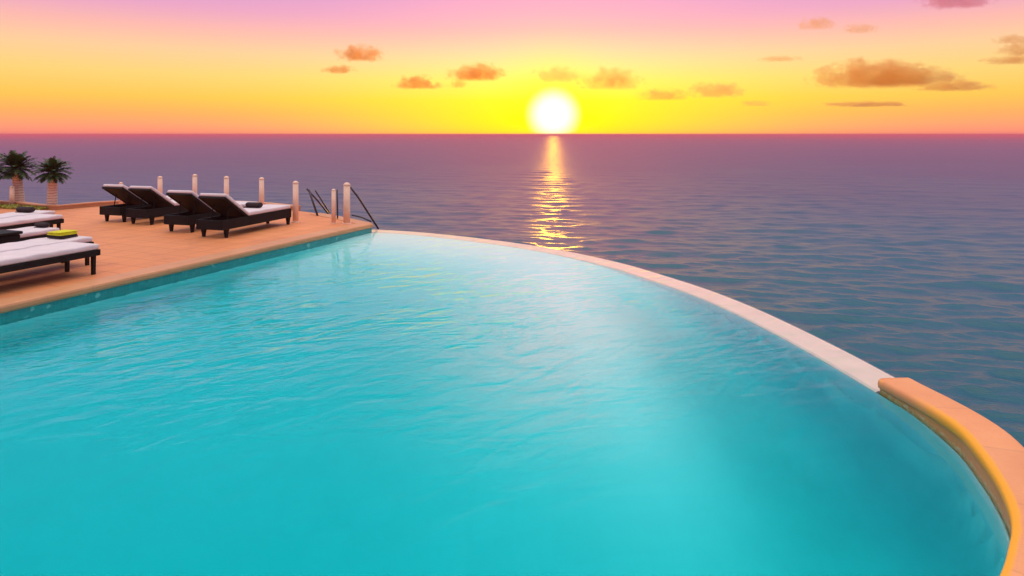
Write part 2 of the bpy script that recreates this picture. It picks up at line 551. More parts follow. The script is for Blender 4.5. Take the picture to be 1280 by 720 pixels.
# ------------------------------------------------------------------ plan outlines (x right, y away from the camera)
outer = spline([(-4.9, 16.45), (-3.6, 16.2), (-2.52, 15.85), (-1.41, 15.24), (-0.37, 14.52), (0.56, 13.75), (1.38, 12.86), (2.12, 11.82),
                (2.66, 10.76), (3.08, 9.8), (3.38, 8.81), (3.58, 7.84), (3.71, 7.03), (3.79, 6.35), (3.82, 6.03)]) * PK
on = normals(outer)
WW = 0.40
weir_in = outer - on * WW
par_in = spline([(3.44, 5.985), (3.46, 5.45), (3.40, 4.90), (3.27, 4.47), (3.13, 4.11), (3.00, 3.85), (2.88, 3.66), (2.73, 3.48), (2.40, 3.15),
                 (1.9, 2.78), (1.2, 2.42), (0.3, 2.12), (-1.0, 1.92), (-3, 1.85), (-5.5, 1.85), (-8.8, 1.85)], 0.08) * PK
EA, EB = np.array((-3.30, 15.05)), np.array((-9.15, 0.8))      # pool side of the deck
ed = (EA - EB) / np.linalg.norm(EA - EB)
en = np.array((-ed[1], ed[0]))                                  # towards the deck

# inner outline of the pool: deck edge, behind the corner, weir, parapet
pool_in = [tuple(EB), tuple(EA)] + [tuple(p) for p in weir_in if p[0] > -3.1] + [tuple(p) for p in par_in]
pa = np.array(pool_in)


def inside(poly, X, Y):
    r = np.zeros(X.shape, bool)
    n = len(poly)
    for i in range(n):
        x1, y1 = poly[i]
        x2, y2 = poly[(i + 1) % n]
        if y1 == y2:
            continue
        c = ((y1 > Y) != (y2 > Y)) & (X < (x2 - x1) * (Y - y1) / (y2 - y1) + x1)
        r ^= c
    return r


def dist_to(path, X, Y):
    d = np.full(X.shape, 1e9)
    for a, b in zip(path[:-1], path[1:]):
        ab = b - a
        t = np.clip(((X - a[0]) * ab[0] + (Y - a[1]) * ab[1]) / (ab @ ab), 0, 1)
        d = np.minimum(d, np.hypot(X - a[0] - t * ab[0], Y - a[1] - t * ab[1]))
    return d


sst = lambda x, a, b: (lambda t: t * t * (3 - 2 * t))(np.clip((x - a) / (b - a), 0, 1))

# grown outlines
def grow(poly, d):
    p = np.array(poly, float)
    out = []
    n = len(p)
    area = 0.5 * np.sum(p[:, 0] * np.roll(p[:, 1], -1) - np.roll(p[:, 0], -1) * p[:, 1])
    s = 1 if area < 0 else -1
    for i in range(n):
        a = p[i] - p[i - 1]
        b = p[(i + 1) % n] - p[i]
        a = a / (np.linalg.norm(a) + 1e-9)
        b = b / (np.linalg.norm(b) + 1e-9)
        t = a + b
        t /= np.linalg.norm(t) + 1e-9
        out.append(p[i] + np.array((-t[1], t[0])) * d * s)
    return out


# ------------------------------------------------------------------ pool
pool = thing('infinity_pool', 'large curved infinity pool with pale overflow edge and teal tiled side below the deck', 'pool', (0, 0, 0))
nx, ny = 150, 180
gx, gy = np.linspace(-9.6, 4.2, nx), np.linspace(0.6, 16.8, ny)
X, Y = np.meshgrid(gx, gy)
dw = dist_to(weir_in, X, Y)
depth = 0.95 + 0.75 * sst(X, -1.0, 3.4) * sst(Y, 12.5, 6.5) + 0.35 * sst(Y, 6.5, 2.5)
ramp_ = sst(dw, 0.0, 5.2) ** 1.5
ledge = sst(X, 3.6, 0.6)
dr = np.minimum(dw, dist_to(par_in, X, Y))
bowl = np.sqrt(np.clip(1 - (1 - np.clip(dr / 1.5, 0, 1)) ** 2, 0, 1))
depth = 0.045 + (depth - 0.045) * ((1 - ledge) * bowl + ledge * np.minimum(ramp_, bowl))
wide = grow(pool_in, 0.24)
inn = inside(wide, X, Y)
vid = -np.ones(X.shape, int)
vs, fs = [], []
for j in range(ny - 1):
    for i in range(nx - 1):
        q = [(j, i), (j, i + 1), (j + 1, i + 1), (j + 1, i)]
        if all(inn[a] for a in q):
            f = []
            for a in q:
                if vid[a] < 0:
                    vid[a] = len(vs)
                    vs.append((X[a], Y[a], -depth[a]))
                f.append(int(vid[a]))
            fs.append(tuple(f))
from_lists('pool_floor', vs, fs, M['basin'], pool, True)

# walls of the basin: a lining sheet and, on the deck side, the mosaic wall above the water
side = np.array([EB + (EA - EB) * t for t in np.linspace(0, 1, 60)])
back = np.array([EA + (np.array((-4.15, 15.95)) - EA) * t for t in np.linspace(0, 1, 6)])


def wall_sheet(name, path, z0, z1, mat, off=0.0, uv=True):
    vs, fs, L = [], [], 0.0
    n = normals(path)
    ll = []
    for i, p in enumerate(path):
        if i:
            L += float(np.linalg.norm(p - path[i - 1]))
        vs += [(p[0] + n[i][0] * off, p[1] + n[i][1] * off, z0), (p[0] + n[i][0] * off, p[1] + n[i][1] * off, z1)]
        ll.append(L)
    for i in range(len(path) - 1):
        fs.append((2 * i, 2 * i + 2, 2 * i + 3, 2 * i + 1))
    o = from_lists(name, vs, fs, mat, pool)
    if uv:
        u = o.data.uv_layers.new(name='UVMap')
        for lp in o.data.loops:
            k = lp.vertex_index
            u.data[lp.index].uv = (ll[k // 2], z1 if k % 2 else z0)
    return o


def tile_block(name, path, t, z0, z1, mat):
    """A tiled wall with real thickness; its face carries UVs in metres."""
    n = normals(path)
    vs, fs, ll, L = [], [], [], 0.0
    for i, p in enumerate(path):
        if i:
            L += float(np.linalg.norm(p - path[i - 1]))
        ll.append(L)
        for (o, zz) in ((0, z0), (0, z1), (t, z1), (t, z0)):
            vs.append((p[0] + n[i][0] * o, p[1] + n[i][1] * o, zz))
    for i in range(len(path) - 1):
        for k in range(4):
            a, b = 4 * i + k, 4 * i + (k + 1) % 4
            fs.append((a, b, b + 4, a + 4))
    fs.append((0, 1, 2, 3))
    e = 4 * (len(path) - 1)
    fs.append((e, e + 3, e + 2, e + 1))
    o = from_lists(name, vs, fs, mat, pool)
    u = o.data.uv_layers.new(name='UVMap')
    for lp in o.data.loops:
        k = lp.vertex_index
        u.data[lp.index].uv = (ll[k // 4] + (0.1 if k % 4 > 1 else 0), vs[k][2])
    return o


tile_block('tiled_wall', side, 0.12, -0.13, DECK_Z - 0.085, M['mosaic'])
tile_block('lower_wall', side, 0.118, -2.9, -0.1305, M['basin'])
tile_block('tiled_end_wall', back, 0.12, -2.9, DECK_Z - 0.085, M['mosaic'])
# overflow edge: a broad wet sill, a hair above the water, with the wall under it
sweep('overflow_edge', outer, [(-WW, -2.9), (-WW, -0.03), (-WW + 0.03, -0.009), (-0.02, -0.007), (0.0, -0.025), (0.0, -2.9)], M['weir'], pool)

lin_path = spline([tuple(p) for p in weir_in[weir_in[:, 0] > -3.15][:-4:3]] + [tuple(p) for p in par_in[3::4]], 0.08)
sweep('lining', lin_path, [(-0.02, -2.9), (-0.02, -0.05), (-0.002, -0.05), (-0.002, -2.9)], M['basin'], pool, True)

pn = normals(par_in)
# water body
osel = outer[:, 0] > -3.45
wpoly = [tuple(EB + en * 0.06), tuple(EA + en * 0.06)] + [tuple(p) for p in (outer - on * 0.012)[osel]] + [tuple(p) for p in (par_in + pn * 0.06)[1:]]
bm = bmesh.new()
top = [bm.verts.new((x, y, 0.0)) for x, y in wpoly]
bot = [bm.verts.new((x, y, -3.0)) for x, y in wpoly]
fT, fB = bm.faces.new(top), bm.faces.new(bot[::-1])
for i in range(len(top)):
    k = (i + 1) % len(top)
    bm.faces.new((top[i], bot[i], bot[k], top[k]))
bmesh.ops.recalc_face_normals(bm, faces=bm.faces[:])
bmesh.ops.triangulate(bm, faces=[fT, fB])
wb = from_bm('pool_water', bm, M['pool_water'])
tag(wb, 'clear turquoise rippled water filling the infinity pool', 'water', kind='structure')

# ------------------------------------------------------------------ parapet on the right
par = thing('parapet_wall', 'curved salmon and orange parapet wall at the right end of the overflow edge', 'wall', (0, 0, 0))
pn = normals(par_in)
ptop = lambda i: 0.115 + 0.085 * float(sst(np.array(-par_in[i][1]), -5.75, -4.3))
cp = [(-0.012, -0.085), (-0.018, -0.075), (-0.020, -0.045), (-0.014, -0.02), (0.002, -0.005), (0.02, 0.0), (0.06, 0.002), (0.26, 0.002), (0.29, -0.01), (0.30, -0.03), (0.30, -0.085)]
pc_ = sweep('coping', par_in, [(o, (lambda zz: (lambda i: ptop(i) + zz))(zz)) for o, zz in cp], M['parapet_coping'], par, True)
u = pc_.data.uv_layers.new(name='UVMap')              # u = metres from the wall face, v = metres along
for lp in pc_.data.loops:
    k = lp.vertex_index
    u.data[lp.index].uv = (cp[k % len(cp)][0], 0.08 * (k // len(cp)))
sweep('wall_body', par_in, [(0.0, -2.9), (0.0, lambda i: ptop(i) - 0.0845), (0.285, lambda i: ptop(i) - 0.0845), (0.285, -2.9)], M['parapet_wall'], par)

# ------------------------------------------------------------------ deck
edge_in = [tuple(EB + en * 0.12), tuple(EA + en * 0.12 - ed * 0.10)]
rim = spline([(-3.42, 15.08), (-4.35, 16.15), (-5.15, 17.0), (-5.95, 17.6), (-7.4, 18.5), (-9.2, 19.15), (-11.0, 19.25), (-12.0, 18.75), (-12.6, 17.75)], 0.2)
deck_poly = [edge_in[0], edge_in[1]] + [tuple(p) for p in rim] + [(-13.6, 18.2), (-16.5, 19.4), (-30, 22), (-34, 10), (-34, -3), (-9.3, -3)]
dk = slab('pool_deck', deck_poly, -0.9, DECK_Z, M['deck'])
tag(dk, 'terracotta paved deck beside the pool', 'deck', kind='structure')
nd = slab('near_terrace', [(-9.2, -3), (-9.2, 1.5), (-3, 1.5), (0.3, 1.76), (1.4, 2.06), (2.2, 2.5), (4.5, 2.2), (5, -3)], -0.9, 0.05, M['deck'])
tag(nd, 'terrace paving at the near end of the pool', 'deck', kind='structure')
cpath = np.array([EB + (EA - EB) * t for t in np.linspace(0, 1, 50)])
rb = 0.02
sweep('coping', cpath, [(-0.03, DECK_Z - 0.085), (-0.04, DECK_Z - 0.06), (-0.04, DECK_Z - 0.02), (-0.028, DECK_Z + 0.004), (0.0, DECK_Z + 0.010), (0.33, DECK_Z + 0.010), (0.34, DECK_Z + 0.002), (0.34, DECK_Z - 0.085)], M['coping'], pool)
# coping along the back of the deck corner
bpath = spline([(-3.36, 15.10), (-4.30, 16.17), (-5.13, 17.03)], 0.2)
bk = sweep('coping', bpath, [(-0.05, DECK_Z - 0.1), (-0.05, DECK_Z + 0.012), (0.28, DECK_Z + 0.012), (0.28, DECK_Z - 0.1)], M['coping'], pool)

# low kerb round the far end of the deck
kerb = thing('kerb_wall', 'low terracotta kerb wall along the far edge of the deck', 'wall', (0, 0, 0))
kpath = rim[(np.abs(rim[:, 0] + 6.0)).argmin():]
kpath = np.vstack([kpath, spline([kpath[-1], (-13.5, 18.05), (-16.5, 19.3), (-29, 21.9)], 0.3)[1:]])
sweep('wall_body', kpath, [(-0.03, DECK_Z - 0.3), (-0.03, DECK_Z + 0.09), (-0.2, DECK_Z + 0.09), (-0.2, DECK_Z - 0.3)], M['kerb'], kerb)
sweep('wall_cap', kpath, [(-0.01, DECK_Z + 0.0915), (-0.01, DECK_Z + 0.125), (-0.22, DECK_Z + 0.125), (-0.22, DECK_Z + 0.0915)], M['coping'], kerb)

# ------------------------------------------------------------------ headland under pool and deck
foot = [tuple(p) for p in outer[6:]] + [(3.9, 5), (3.7, 4), (5, 2.2), (6, -4), (-34, -4), (-34, 10), (-30, 21.8), (-16.5, 19.3), (-12.6, 17.8)] + [tuple(p) for p in rim[::-1]]
foot = np.array(foot)
# resample
seg = np.r_[0, np.cumsum(np.linalg.norm(np.diff(np.vstack([foot, foot[:1]]), axis=0), axis=1))]
ss = np.linspace(0, seg[-1], 320, endpoint=False)
fc = np.vstack([foot, foot[:1]])
fx, fy = np.interp(ss, seg, fc[:, 0]), np.interp(ss, seg, fc[:, 1])
cx, cy = -9.0, 8.0
vs, fs = [], []
K = 22
for k in range(K):
    t = k / (K - 1)
    zz = -0.85 - 13.5 * t
    for i in range(320):
        sc = 0.995 + 0.16 * t ** 0.8
        v = Vector((cx + (fx[i] - cx) * sc, cy + (fy[i] - cy) * sc, zz))
        nn = mnoise.noise(v * 0.5) * 0.7 + mnoise.noise(v * 1.3) * 0.3
        rr = 1 + 0.03 * nn * min(1, t * 6)
        vs.append((cx + (v.x - cx) * rr, cy + (v.y - cy) * rr, zz + 0.2 * nn * min(1, t * 6)))
for k in range(K - 1):
    for i in range(320):
        a, b = k * 320 + i, k * 320 + (i + 1) % 320
        fs.append((a, b, b + 320, a + 320))
hl = from_lists('headland', vs, fs, M['rock'], None, False)
tag(hl, 'rocky headland under the pool and deck', 'headland', kind='structure')

# ------------------------------------------------------------------ sea: polar sheet out to the horizon, waves modelled in the mesh nearby
th = np.linspace(R(-64), R(64), 1000)
r = [18.0]
while r[-1] < 320:
    r.append(r[-1] + max(0.16, 0.4 * r[-1] ** 2 / (14.4 * 640)))
while r[-1] < 60000:
    r.append(r[-1] * 1.05)
r = np.array(r)
TH, RR = np.meshgrid(th, r)
SX, SY = RR * np.sin(TH), RR * np.cos(TH)
H = np.zeros_like(SX)
DX = np.zeros_like(SX)
DY = np.zeros_like(SX)
wr = np.random.default_rng(3)
for _ in range(64):
    L = math.exp(wr.uniform(math.log(0.75), math.log(4.2))) if wr.random() < 0.88 else wr.uniform(5, 14)
    a = R(wr.normal(83, 22))                # travelling mostly towards the camera, crests across the view
    k = 2 * math.pi / L
    am = 0.0102 * L ** 0.62 * wr.uniform(0.6, 1.2)
    fade = np.clip(1.0 - RR / (L * 95.0), 0, 1)
    ph = k * (SX * math.cos(a) + SY * math.sin(a)) + wr.uniform(0, 6.28)
    H += am * np.cos(ph) * fade
    DX -= am * 0.8 * math.cos(a) * np.sin(ph) * fade
    DY -= am * 0.8 * math.sin(a) * np.sin(ph) * fade
V = np.stack([SX + DX, SY + DY, SEA_Z + H], -1).reshape(-1, 3)
nr, nt = SX.shape
idx = np.arange(nr * nt).reshape(nr, nt)
F = np.stack([idx[:-1, :-1], idx[:-1, 1:], idx[1:, 1:], idx[1:, :-1]], -1).reshape(-1, 4)
me = bpy.data.meshes.new('sea')
me.vertices.add(len(V))
me.vertices.foreach_set('co', V.ravel().astype(np.float32))
me.loops.add(F.size)
me.loops.foreach_set('vertex_index', F.ravel()[:].astype(np.int32))
me.polygons.add(len(F))
me.polygons.foreach_set('loop_start', (np.arange(len(F)) * 4).astype(np.int32))
me.polygons.foreach_set('use_smooth', np.ones(len(F), bool))
me.update(calc_edges=True)
if me.polygons[0].normal.z < 0:
    me.flip_normals()
sea = link('sea', me, M['sea'])
tag(sea, 'open sea with small wind waves reaching the horizon', 'sea', kind='structure')

# ------------------------------------------------------------------ sun loungers
def make_lounger(apron, slim):
    """Head legs at y=0, foot at +y; base on z=0."""
    t = thing('sun_lounger', '', 'sun lounger', group='sun loungers on the deck')
    w, L0, L1 = 0.33, -0.16, 2.06
    zt = 0.37
    hinge = 0.62
    f = bmesh.new()
    for sx in (-1, 1):
        box_bm(f, sx * w - (0.045 if sx > 0 else 0), sx * w + (0.045 if sx < 0 else 0), L0, L1, zt - apron, zt, 0.008)
    box_bm(f, -w + 0.047, w - 0.047, L0, L0 + 0.05, zt - apron, zt - 0.002, 0.008)
    box_bm(f, -w + 0.047, w - 0.047, L1 - 0.05, L1, zt - apron, zt - 0.002, 0.008)
    box_bm(f, -w + 0.047, w - 0.047, hinge, L1 - 0.052, zt - 0.05, zt - 0.012, 0.0)
    from_bm('frame', f, M['wicker'], t)
    for sx in (-1, 1):
        for y in (0.0, 1.98 if slim else 2.0):
            lb = bmesh.new()
            h = zt - apron + 0.01
            a, b = (0.026, 0.022) if slim else (0.042, 0.024)
            x = sx * (w - 0.05)
            vs = []
            for (zz, q) in ((0.0, b), (h * 0.6, (a + b) / 2), (h, a)):
                vs.append([lb.verts.new((x + dx * q, y + dy * q, zz)) for dx, dy in ((-1, -1), (1, -1), (1, 1), (-1, 1))])
            for p, q in zip(vs, vs[1:]):
                for k in range(4):
                    lb.faces.new((p[k], p[(k + 1) % 4], q[(k + 1) % 4], q[k]))
            lb.faces.new(vs[0][::-1])
            lb.faces.new(vs[-1])
            from_bm('leg', lb, M['wicker'], t)
    # mattress: seat part lies on the frame, softened edges, quilting lines
    def pad(x, y0, y1, z0, th_):
        b = bmesh.new()
        box_bm(b, -x, x, y0, y1, z0, z0 + th_, 0.028, 3)
        bmesh.ops.subdivide_edges(b, edges=[e for e in b.edges if abs(e.verts[0].co.y - e.verts[1].co.y) > 0.3], cuts=12, use_grid_fill=True)
        for v in b.verts:
            if v.co.z > z0 + th_ * 0.6:
                q = (v.co.y - y0) / 0.36
                v.co.z += 0.008 * math.sin(q * math.pi) ** 2 - 0.004 + 0.006 * mnoise.noise(v.co * 4)
        return b
    mt = from_bm('mattress', pad(w - 0.005, hinge - 0.01, L1 - 0.01, zt + 0.001, 0.085), M['cushion'], t, True)
    # raised back: panel with cushion, hinged at y = hinge
    rot = Matrix.Translation((0, hinge, zt - 0.02)) @ Matrix.Rotation(R(-34), 4, 'X')
    bb = bmesh.new()
    Lb = 0.86
    for sx in (-1, 1):
        box_bm(bb, sx * w - (0.045 if sx > 0 else 0), sx * w + (0.045 if sx < 0 else 0), -Lb, -0.01, -0.03, 0.015, 0.006)
    box_bm(bb, -w + 0.047, w - 0.047, -Lb, -Lb + 0.05, -0.03, 0.013, 0.006)
    box_bm(bb, -w + 0.047, w - 0.047, -Lb + 0.052, -0.012, -0.018, 0.006, 0.0)
    bmesh.ops.transform(bb, matrix=rot, verts=bb.verts)
    br = from_bm('backrest', bb, M['wicker'], t)
    pc = pad(w - 0.005, -Lb - 0.015, 0.0, 0.018, 0.075)
    bmesh.ops.transform(pc, matrix=rot, verts=pc.verts)
    from_bm('back_cushion', pc, M['cushion'], br, True)
    # stay that holds the back up
    for sx in (-1, 1):
        st = bmesh.new()
        p0 = rot @ Vector((sx * 0.2, -0.52, -0.02))
        tube_bm(st, [p0, (sx * 0.2, hinge - 0.1 - 0.42, zt - apron * 0.6)], 0.012, 6)
        from_bm('stay', st, M['wicker'], br)
    return t


A17 = R(-17)
dark = make_lounger(0.20, False)
slim = make_lounger(0.09, True)


def place(o, x, y, deg, label, first):
    c = o if first else copy_tree(o)
    c.location = (x, y, DECK_Z)
    c.rotation_euler = (0, 0, R(-deg))
    c['label'] = label
    return c


place(dark, -6.07, 13.08, 17, 'dark wicker lounger with raised back nearest the pool, dark towel on its white mattress', True)
place(dark, -7.12, 13.80, 17, 'dark wicker lounger with raised back directly behind the one nearest the pool', False)
place(dark, -8.63, 14.95, 18, 'dark wicker lounger with raised back, third one back from the pool edge', False)
place(dark, -9.55, 15.42, 19, 'dark wicker lounger with raised back farthest from the pool, its back overlapped by another', False)


def slim_at(foot_near, deg, label, first):
    """foot_near: where the near foot corner stands."""
    a = R(deg)
    ax = np.array((math.sin(a), math.cos(a)))
    rt = np.array((math.cos(a), -math.sin(a)))
    p = np.array(foot_near) - ax * 2.06 - rt * 0.33
    return place(slim, p[0], p[1], deg, label, first)


F1c = np.array((-6.20, 9.65))
axL, rtL = np.array((math.sin(R(20)), math.cos(R(20)))), np.array((math.cos(R(20)), -math.sin(R(20))))
slim_at(F1c, 20, 'white cushioned lounger with slim dark legs in the left foreground beside the pool coping', True)
F2c = F1c - rtL * 0.74 + axL * 0.45
slim_at(F2c, 20, 'white cushioned lounger with yellow folded towel near its foot', False)
B2c = F1c - rtL * 2.22 + axL * 0.95
slim_at(B2c, 18, 'white cushioned lounger mostly hidden behind the one with the yellow towel', False)
B1c = np.array((-9.20, 13.15))
slim_at(B1c, 14, 'white cushioned lounger with long dark side rail in front of the palms', False)
ax14, rt14 = np.array((math.sin(R(14)), math.cos(R(14)))), np.array((math.cos(R(14)), -math.sin(R(14))))
B3c = B1c - rt14 * 0.78 + ax14 * 0.5
slim_at(B3c, 14, 'white cushioned lounger at the foot of the palms with a dark rolled towel', False)


# towels
def folded(name, w, d, h, mat, loc, deg, layers=3):
    b = bmesh.new()
    for k in range(layers):
        z0 = h * k / layers
        e = 0.01 * (k % 2)
        box_bm(b, -w / 2 + e, w / 2 - e * 0.5, -d / 2 + e, d / 2 - e, z0 + 0.001, z0 + h / layers - 0.001, h / layers * 0.42, 2)
    for v in b.verts:
        v.co.z += 0.012 * mnoise.noise(Vector((v.co.x * 6, v.co.y * 6, 1.7))) * (v.co.z / h)
    o = from_bm(name, b, mat, None, True)
    o.location = loc
    o.rotation_euler = (0, 0, R(-deg))
    return o


def rolled(name, rad, L, mat, loc, deg):
    b = bmesh.new()
    n = 28
    prof = []
    for k in range(61):                          # the spiral end of the roll shows
        a = k / 60 * 2 * math.pi * 2.5
        rr = rad * (0.28 + 0.72 * k / 60)
        prof.append((rr * math.cos(a), rr * math.sin(a)))
    tube_bm(b, [(-L / 2, 0, 0), (-L / 2 + 0.02, 0, 0), (0, 0, 0), (L / 2 - 0.02, 0, 0), (L / 2, 0, 0)], [rad * 0.86, rad * 0.98, rad, rad * 0.98, rad * 0.86], n)
    for v in b.verts:
        v.co.z = v.co.z * 0.8
        v.co += Vector((0, 1, 0)) * 0.006 * mnoise.noise(v.co * 14)
    for a, c in zip(prof[20:], prof[21:]):
        for x in (-L / 2 - 0.002, L / 2 + 0.002):
            pass
    # loose flap along the roll
    box_bm(b, -L / 2 + 0.01, L / 2 - 0.01, -rad * 1.25, -rad * 0.2, -rad * 0.8, -rad * 0.62, 0.005, 2)
    o = from_bm(name, b, mat, None, True)
    zmin = min(v.co.z for v in o.data.vertices)
    o.location = (loc[0], loc[1], loc[2] - zmin)
    o.rotation_euler = (0, 0, R(-deg))
    return o


MZ = DECK_Z + 0.37 + 0.001 + 0.085
tp = F2c - axL * 0.27 - rtL * 0.34
t1 = folded('folded_towel', 0.32, 0.28, 0.045, M['towel_dark'], (tp[0], tp[1], MZ + 0.006), 20, 2)
tag(t1, 'dark folded towel lying under the yellow towel', 'towel')
t2 = folded('folded_towel', 0.33, 0.28, 0.055, M['towel_yellow'], (tp[0] - 0.005, tp[1], MZ + 0.053), 22, 3)
tag(t2, 'bright yellow green folded towel on the left foreground lounger', 'towel')


def on_lounger(o, loc, x, y):
    """local lounger coordinates to the world"""
    m = Matrix.Translation(o.location) @ o.rotation_euler.to_matrix().to_4x4()
    return m @ Vector((x, y, loc))


t3 = rolled('rolled_towel', 0.075, 0.36, M['towel_dark'], on_lounger(dark, 0.462, -0.08, 1.28), 17)
tag(t3, 'dark rolled towel on the raised-back lounger nearest the pool', 'towel', 'dark rolled towels')
pp = B3c - ax14 * 0.42 - rt14 * 0.33
t4 = rolled('rolled_towel', 0.07, 0.38, M['towel_dark'], (pp[0], pp[1], MZ + 0.006), 14)
tag(t4, 'dark rolled towel on the lounger in front of the palms', 'towel', 'dark rolled towels')
pp = B2c - axL * 0.12 - rtL * 0.30
t5 = rolled('rolled_towel', 0.055, 0.26, M['towel_dark'], (pp[0], pp[1], MZ + 0.006), 18)
tag(t5, 'small dark rolled towel half hidden behind the yellow towel', 'towel', 'dark rolled towels')

# wicker side table at the left border
tb = thing('side_table', 'black wicker side table at the left border behind the yellow towel lounger', 'table', (-8.28, 10.28, DECK_Z), R(-20))
b = bmesh.new()
box_bm(b, -0.25, 0.25, -0.25, 0.25, 0.48, 0.53, 0.02, 3)
from_bm('tabletop', b, M['wicker'], tb)
b = bmesh.new()
box_bm(b, -0.225, 0.225, -0.225, 0.225, 0.10, 0.478, 0.02, 2)
from_bm('body', b, M['wicker'], tb)
for sx in (-1, 1):
    for sy in (-1, 1):
        b = bmesh.new()
        box_bm(b, sx * 0.2 - 0.025, sx * 0.2 + 0.025, sy * 0.2 - 0.025, sy * 0.2 + 0.025, 0, 0.099, 0.004, 1)
        from_bm('leg', b, M['wicker'], tb)


# ------------------------------------------------------------------ cream posts
def make_post(x, y, h, rad, label):
    t = thing('railing_post', label, 'post', (x, y, DECK_Z), 0, 'cream posts along the deck edge')
    b = bmesh.new()
    tube_bm(b, [(0, 0, 0.03), (0, 0, h * 0.5), (0, 0, h - rad * 0.9)], [rad, rad * 0.97, rad * 0.94], 20)
    from_bm('shaft', b, M['post'], t, False)
    b = bmesh.new()
    tube_bm(b, [(0, 0, h - rad * 0.9 + 0.001), (0, 0, h - rad * 0.75), (0, 0, h - rad * 0.45), (0, 0, h - rad * 0.15), (0, 0, h)],
            [rad * 1.0, rad * 1.02, rad * 0.9, rad * 0.55, rad * 0.15], 20)
    from_bm('cap', b, M['post'], t, True)
    b = bmesh.new()
    tube_bm(b, [(0, 0, 0.0), (0, 0, 0.029)], [rad * 1.35, rad * 1.3], 20)
    from_bm('base', b, M['post'], t, False)
    for ch in t.children:
        if ch.name.startswith('shaft'):
            for p in ch.data.polygons:
                p.use_smooth = len(p.vertices) == 4
    return t


def px_post(px, d, top_y, wpx, label):
    x = (px - 640) / 800 * d
    zt = CAM_Z - (top_y - 168) / 800 * d
    return make_post(x, d, zt - DECK_Z, wpx / 800 * d / 2 * 0.88, label)


px_post(433.5, 15.0, 228, 9.5, 'thick cream post nearest the pool corner')
px_post(417, 15.05, 236, 6, 'short thin cream post beside the thick post at the pool corner')
px_post(369.5, 15.25, 226, 8, 'cream post at the foot of the lounger nearest the pool')
px_post(327, 16.6, 221.5, 7, 'cream post rising behind the dark towel')
px_post(283, 17.0, 220, 7, 'cream post behind the second backrest from the pool')
px_post(243.5, 17.9, 217.5, 6.5, 'tallest looking cream post between two pairs of raised backrests')
px_post(200, 18.5, 220, 6.5, 'cream post behind the third backrest from the pool')
px_post(151, 18.6, 227.5, 5, 'lowest cream post, its tip just above the farthest backrest')
px_post(15, 18.6, 232, 6, 'short cream post left of the left palm trunk')


# ------------------------------------------------------------------ stair handrails at the back of the deck corner
def at(px, py, d):
    return Vector(((px - 640) / 800 * d, d, CAM_Z - (py - 168) / 800 * d))


hr = thing('stair_handrail', 'thin dark handrails forming a narrow inverted V at the back deck edge', 'handrail', (-5.2, 16.6, DECK_Z))
def rail(name, pts, rad, parent):
    b = bmesh.new()
    tube_bm(b, [Vector(p) - parent.location for p in pts], rad, 8)
    return from_bm(name, b, M['steel'], parent, True)
p = at(397, 267.5, 16.5); p.z = DECK_Z
q = at(386, 237, 16.6)
rail('post', [p, q], 0.026, hr)
q2 = at(411, 268, 17.2); 
rail('rail', [q + Vector((-0.05, 0, 0.02)), q + (q2 - q) * 0.5, q2], 0.022, hr)
rail('rail', [at(394, 238, 17.0), at(412, 266, 17.4)], 0.018, hr)
hr2 = thing('stair_handrail', 'long dark sloping handrail running down past the pool corner', 'handrail', (-3.9, 15.6, DECK_Z))
rail('rail', [at(438, 234, 15.3), at(448, 247, 15.42), at(473, 286, 15.75)], 0.024, hr2)
rail('lower_rail', [at(440, 269, 15.9), at(452, 271.5, 15.8), at(464, 277, 15.75)], 0.018, hr2)
rail('upright', [at(421.5, 237, 15.9), at(422, 278.5, 15.9)], 0.02, hr2)


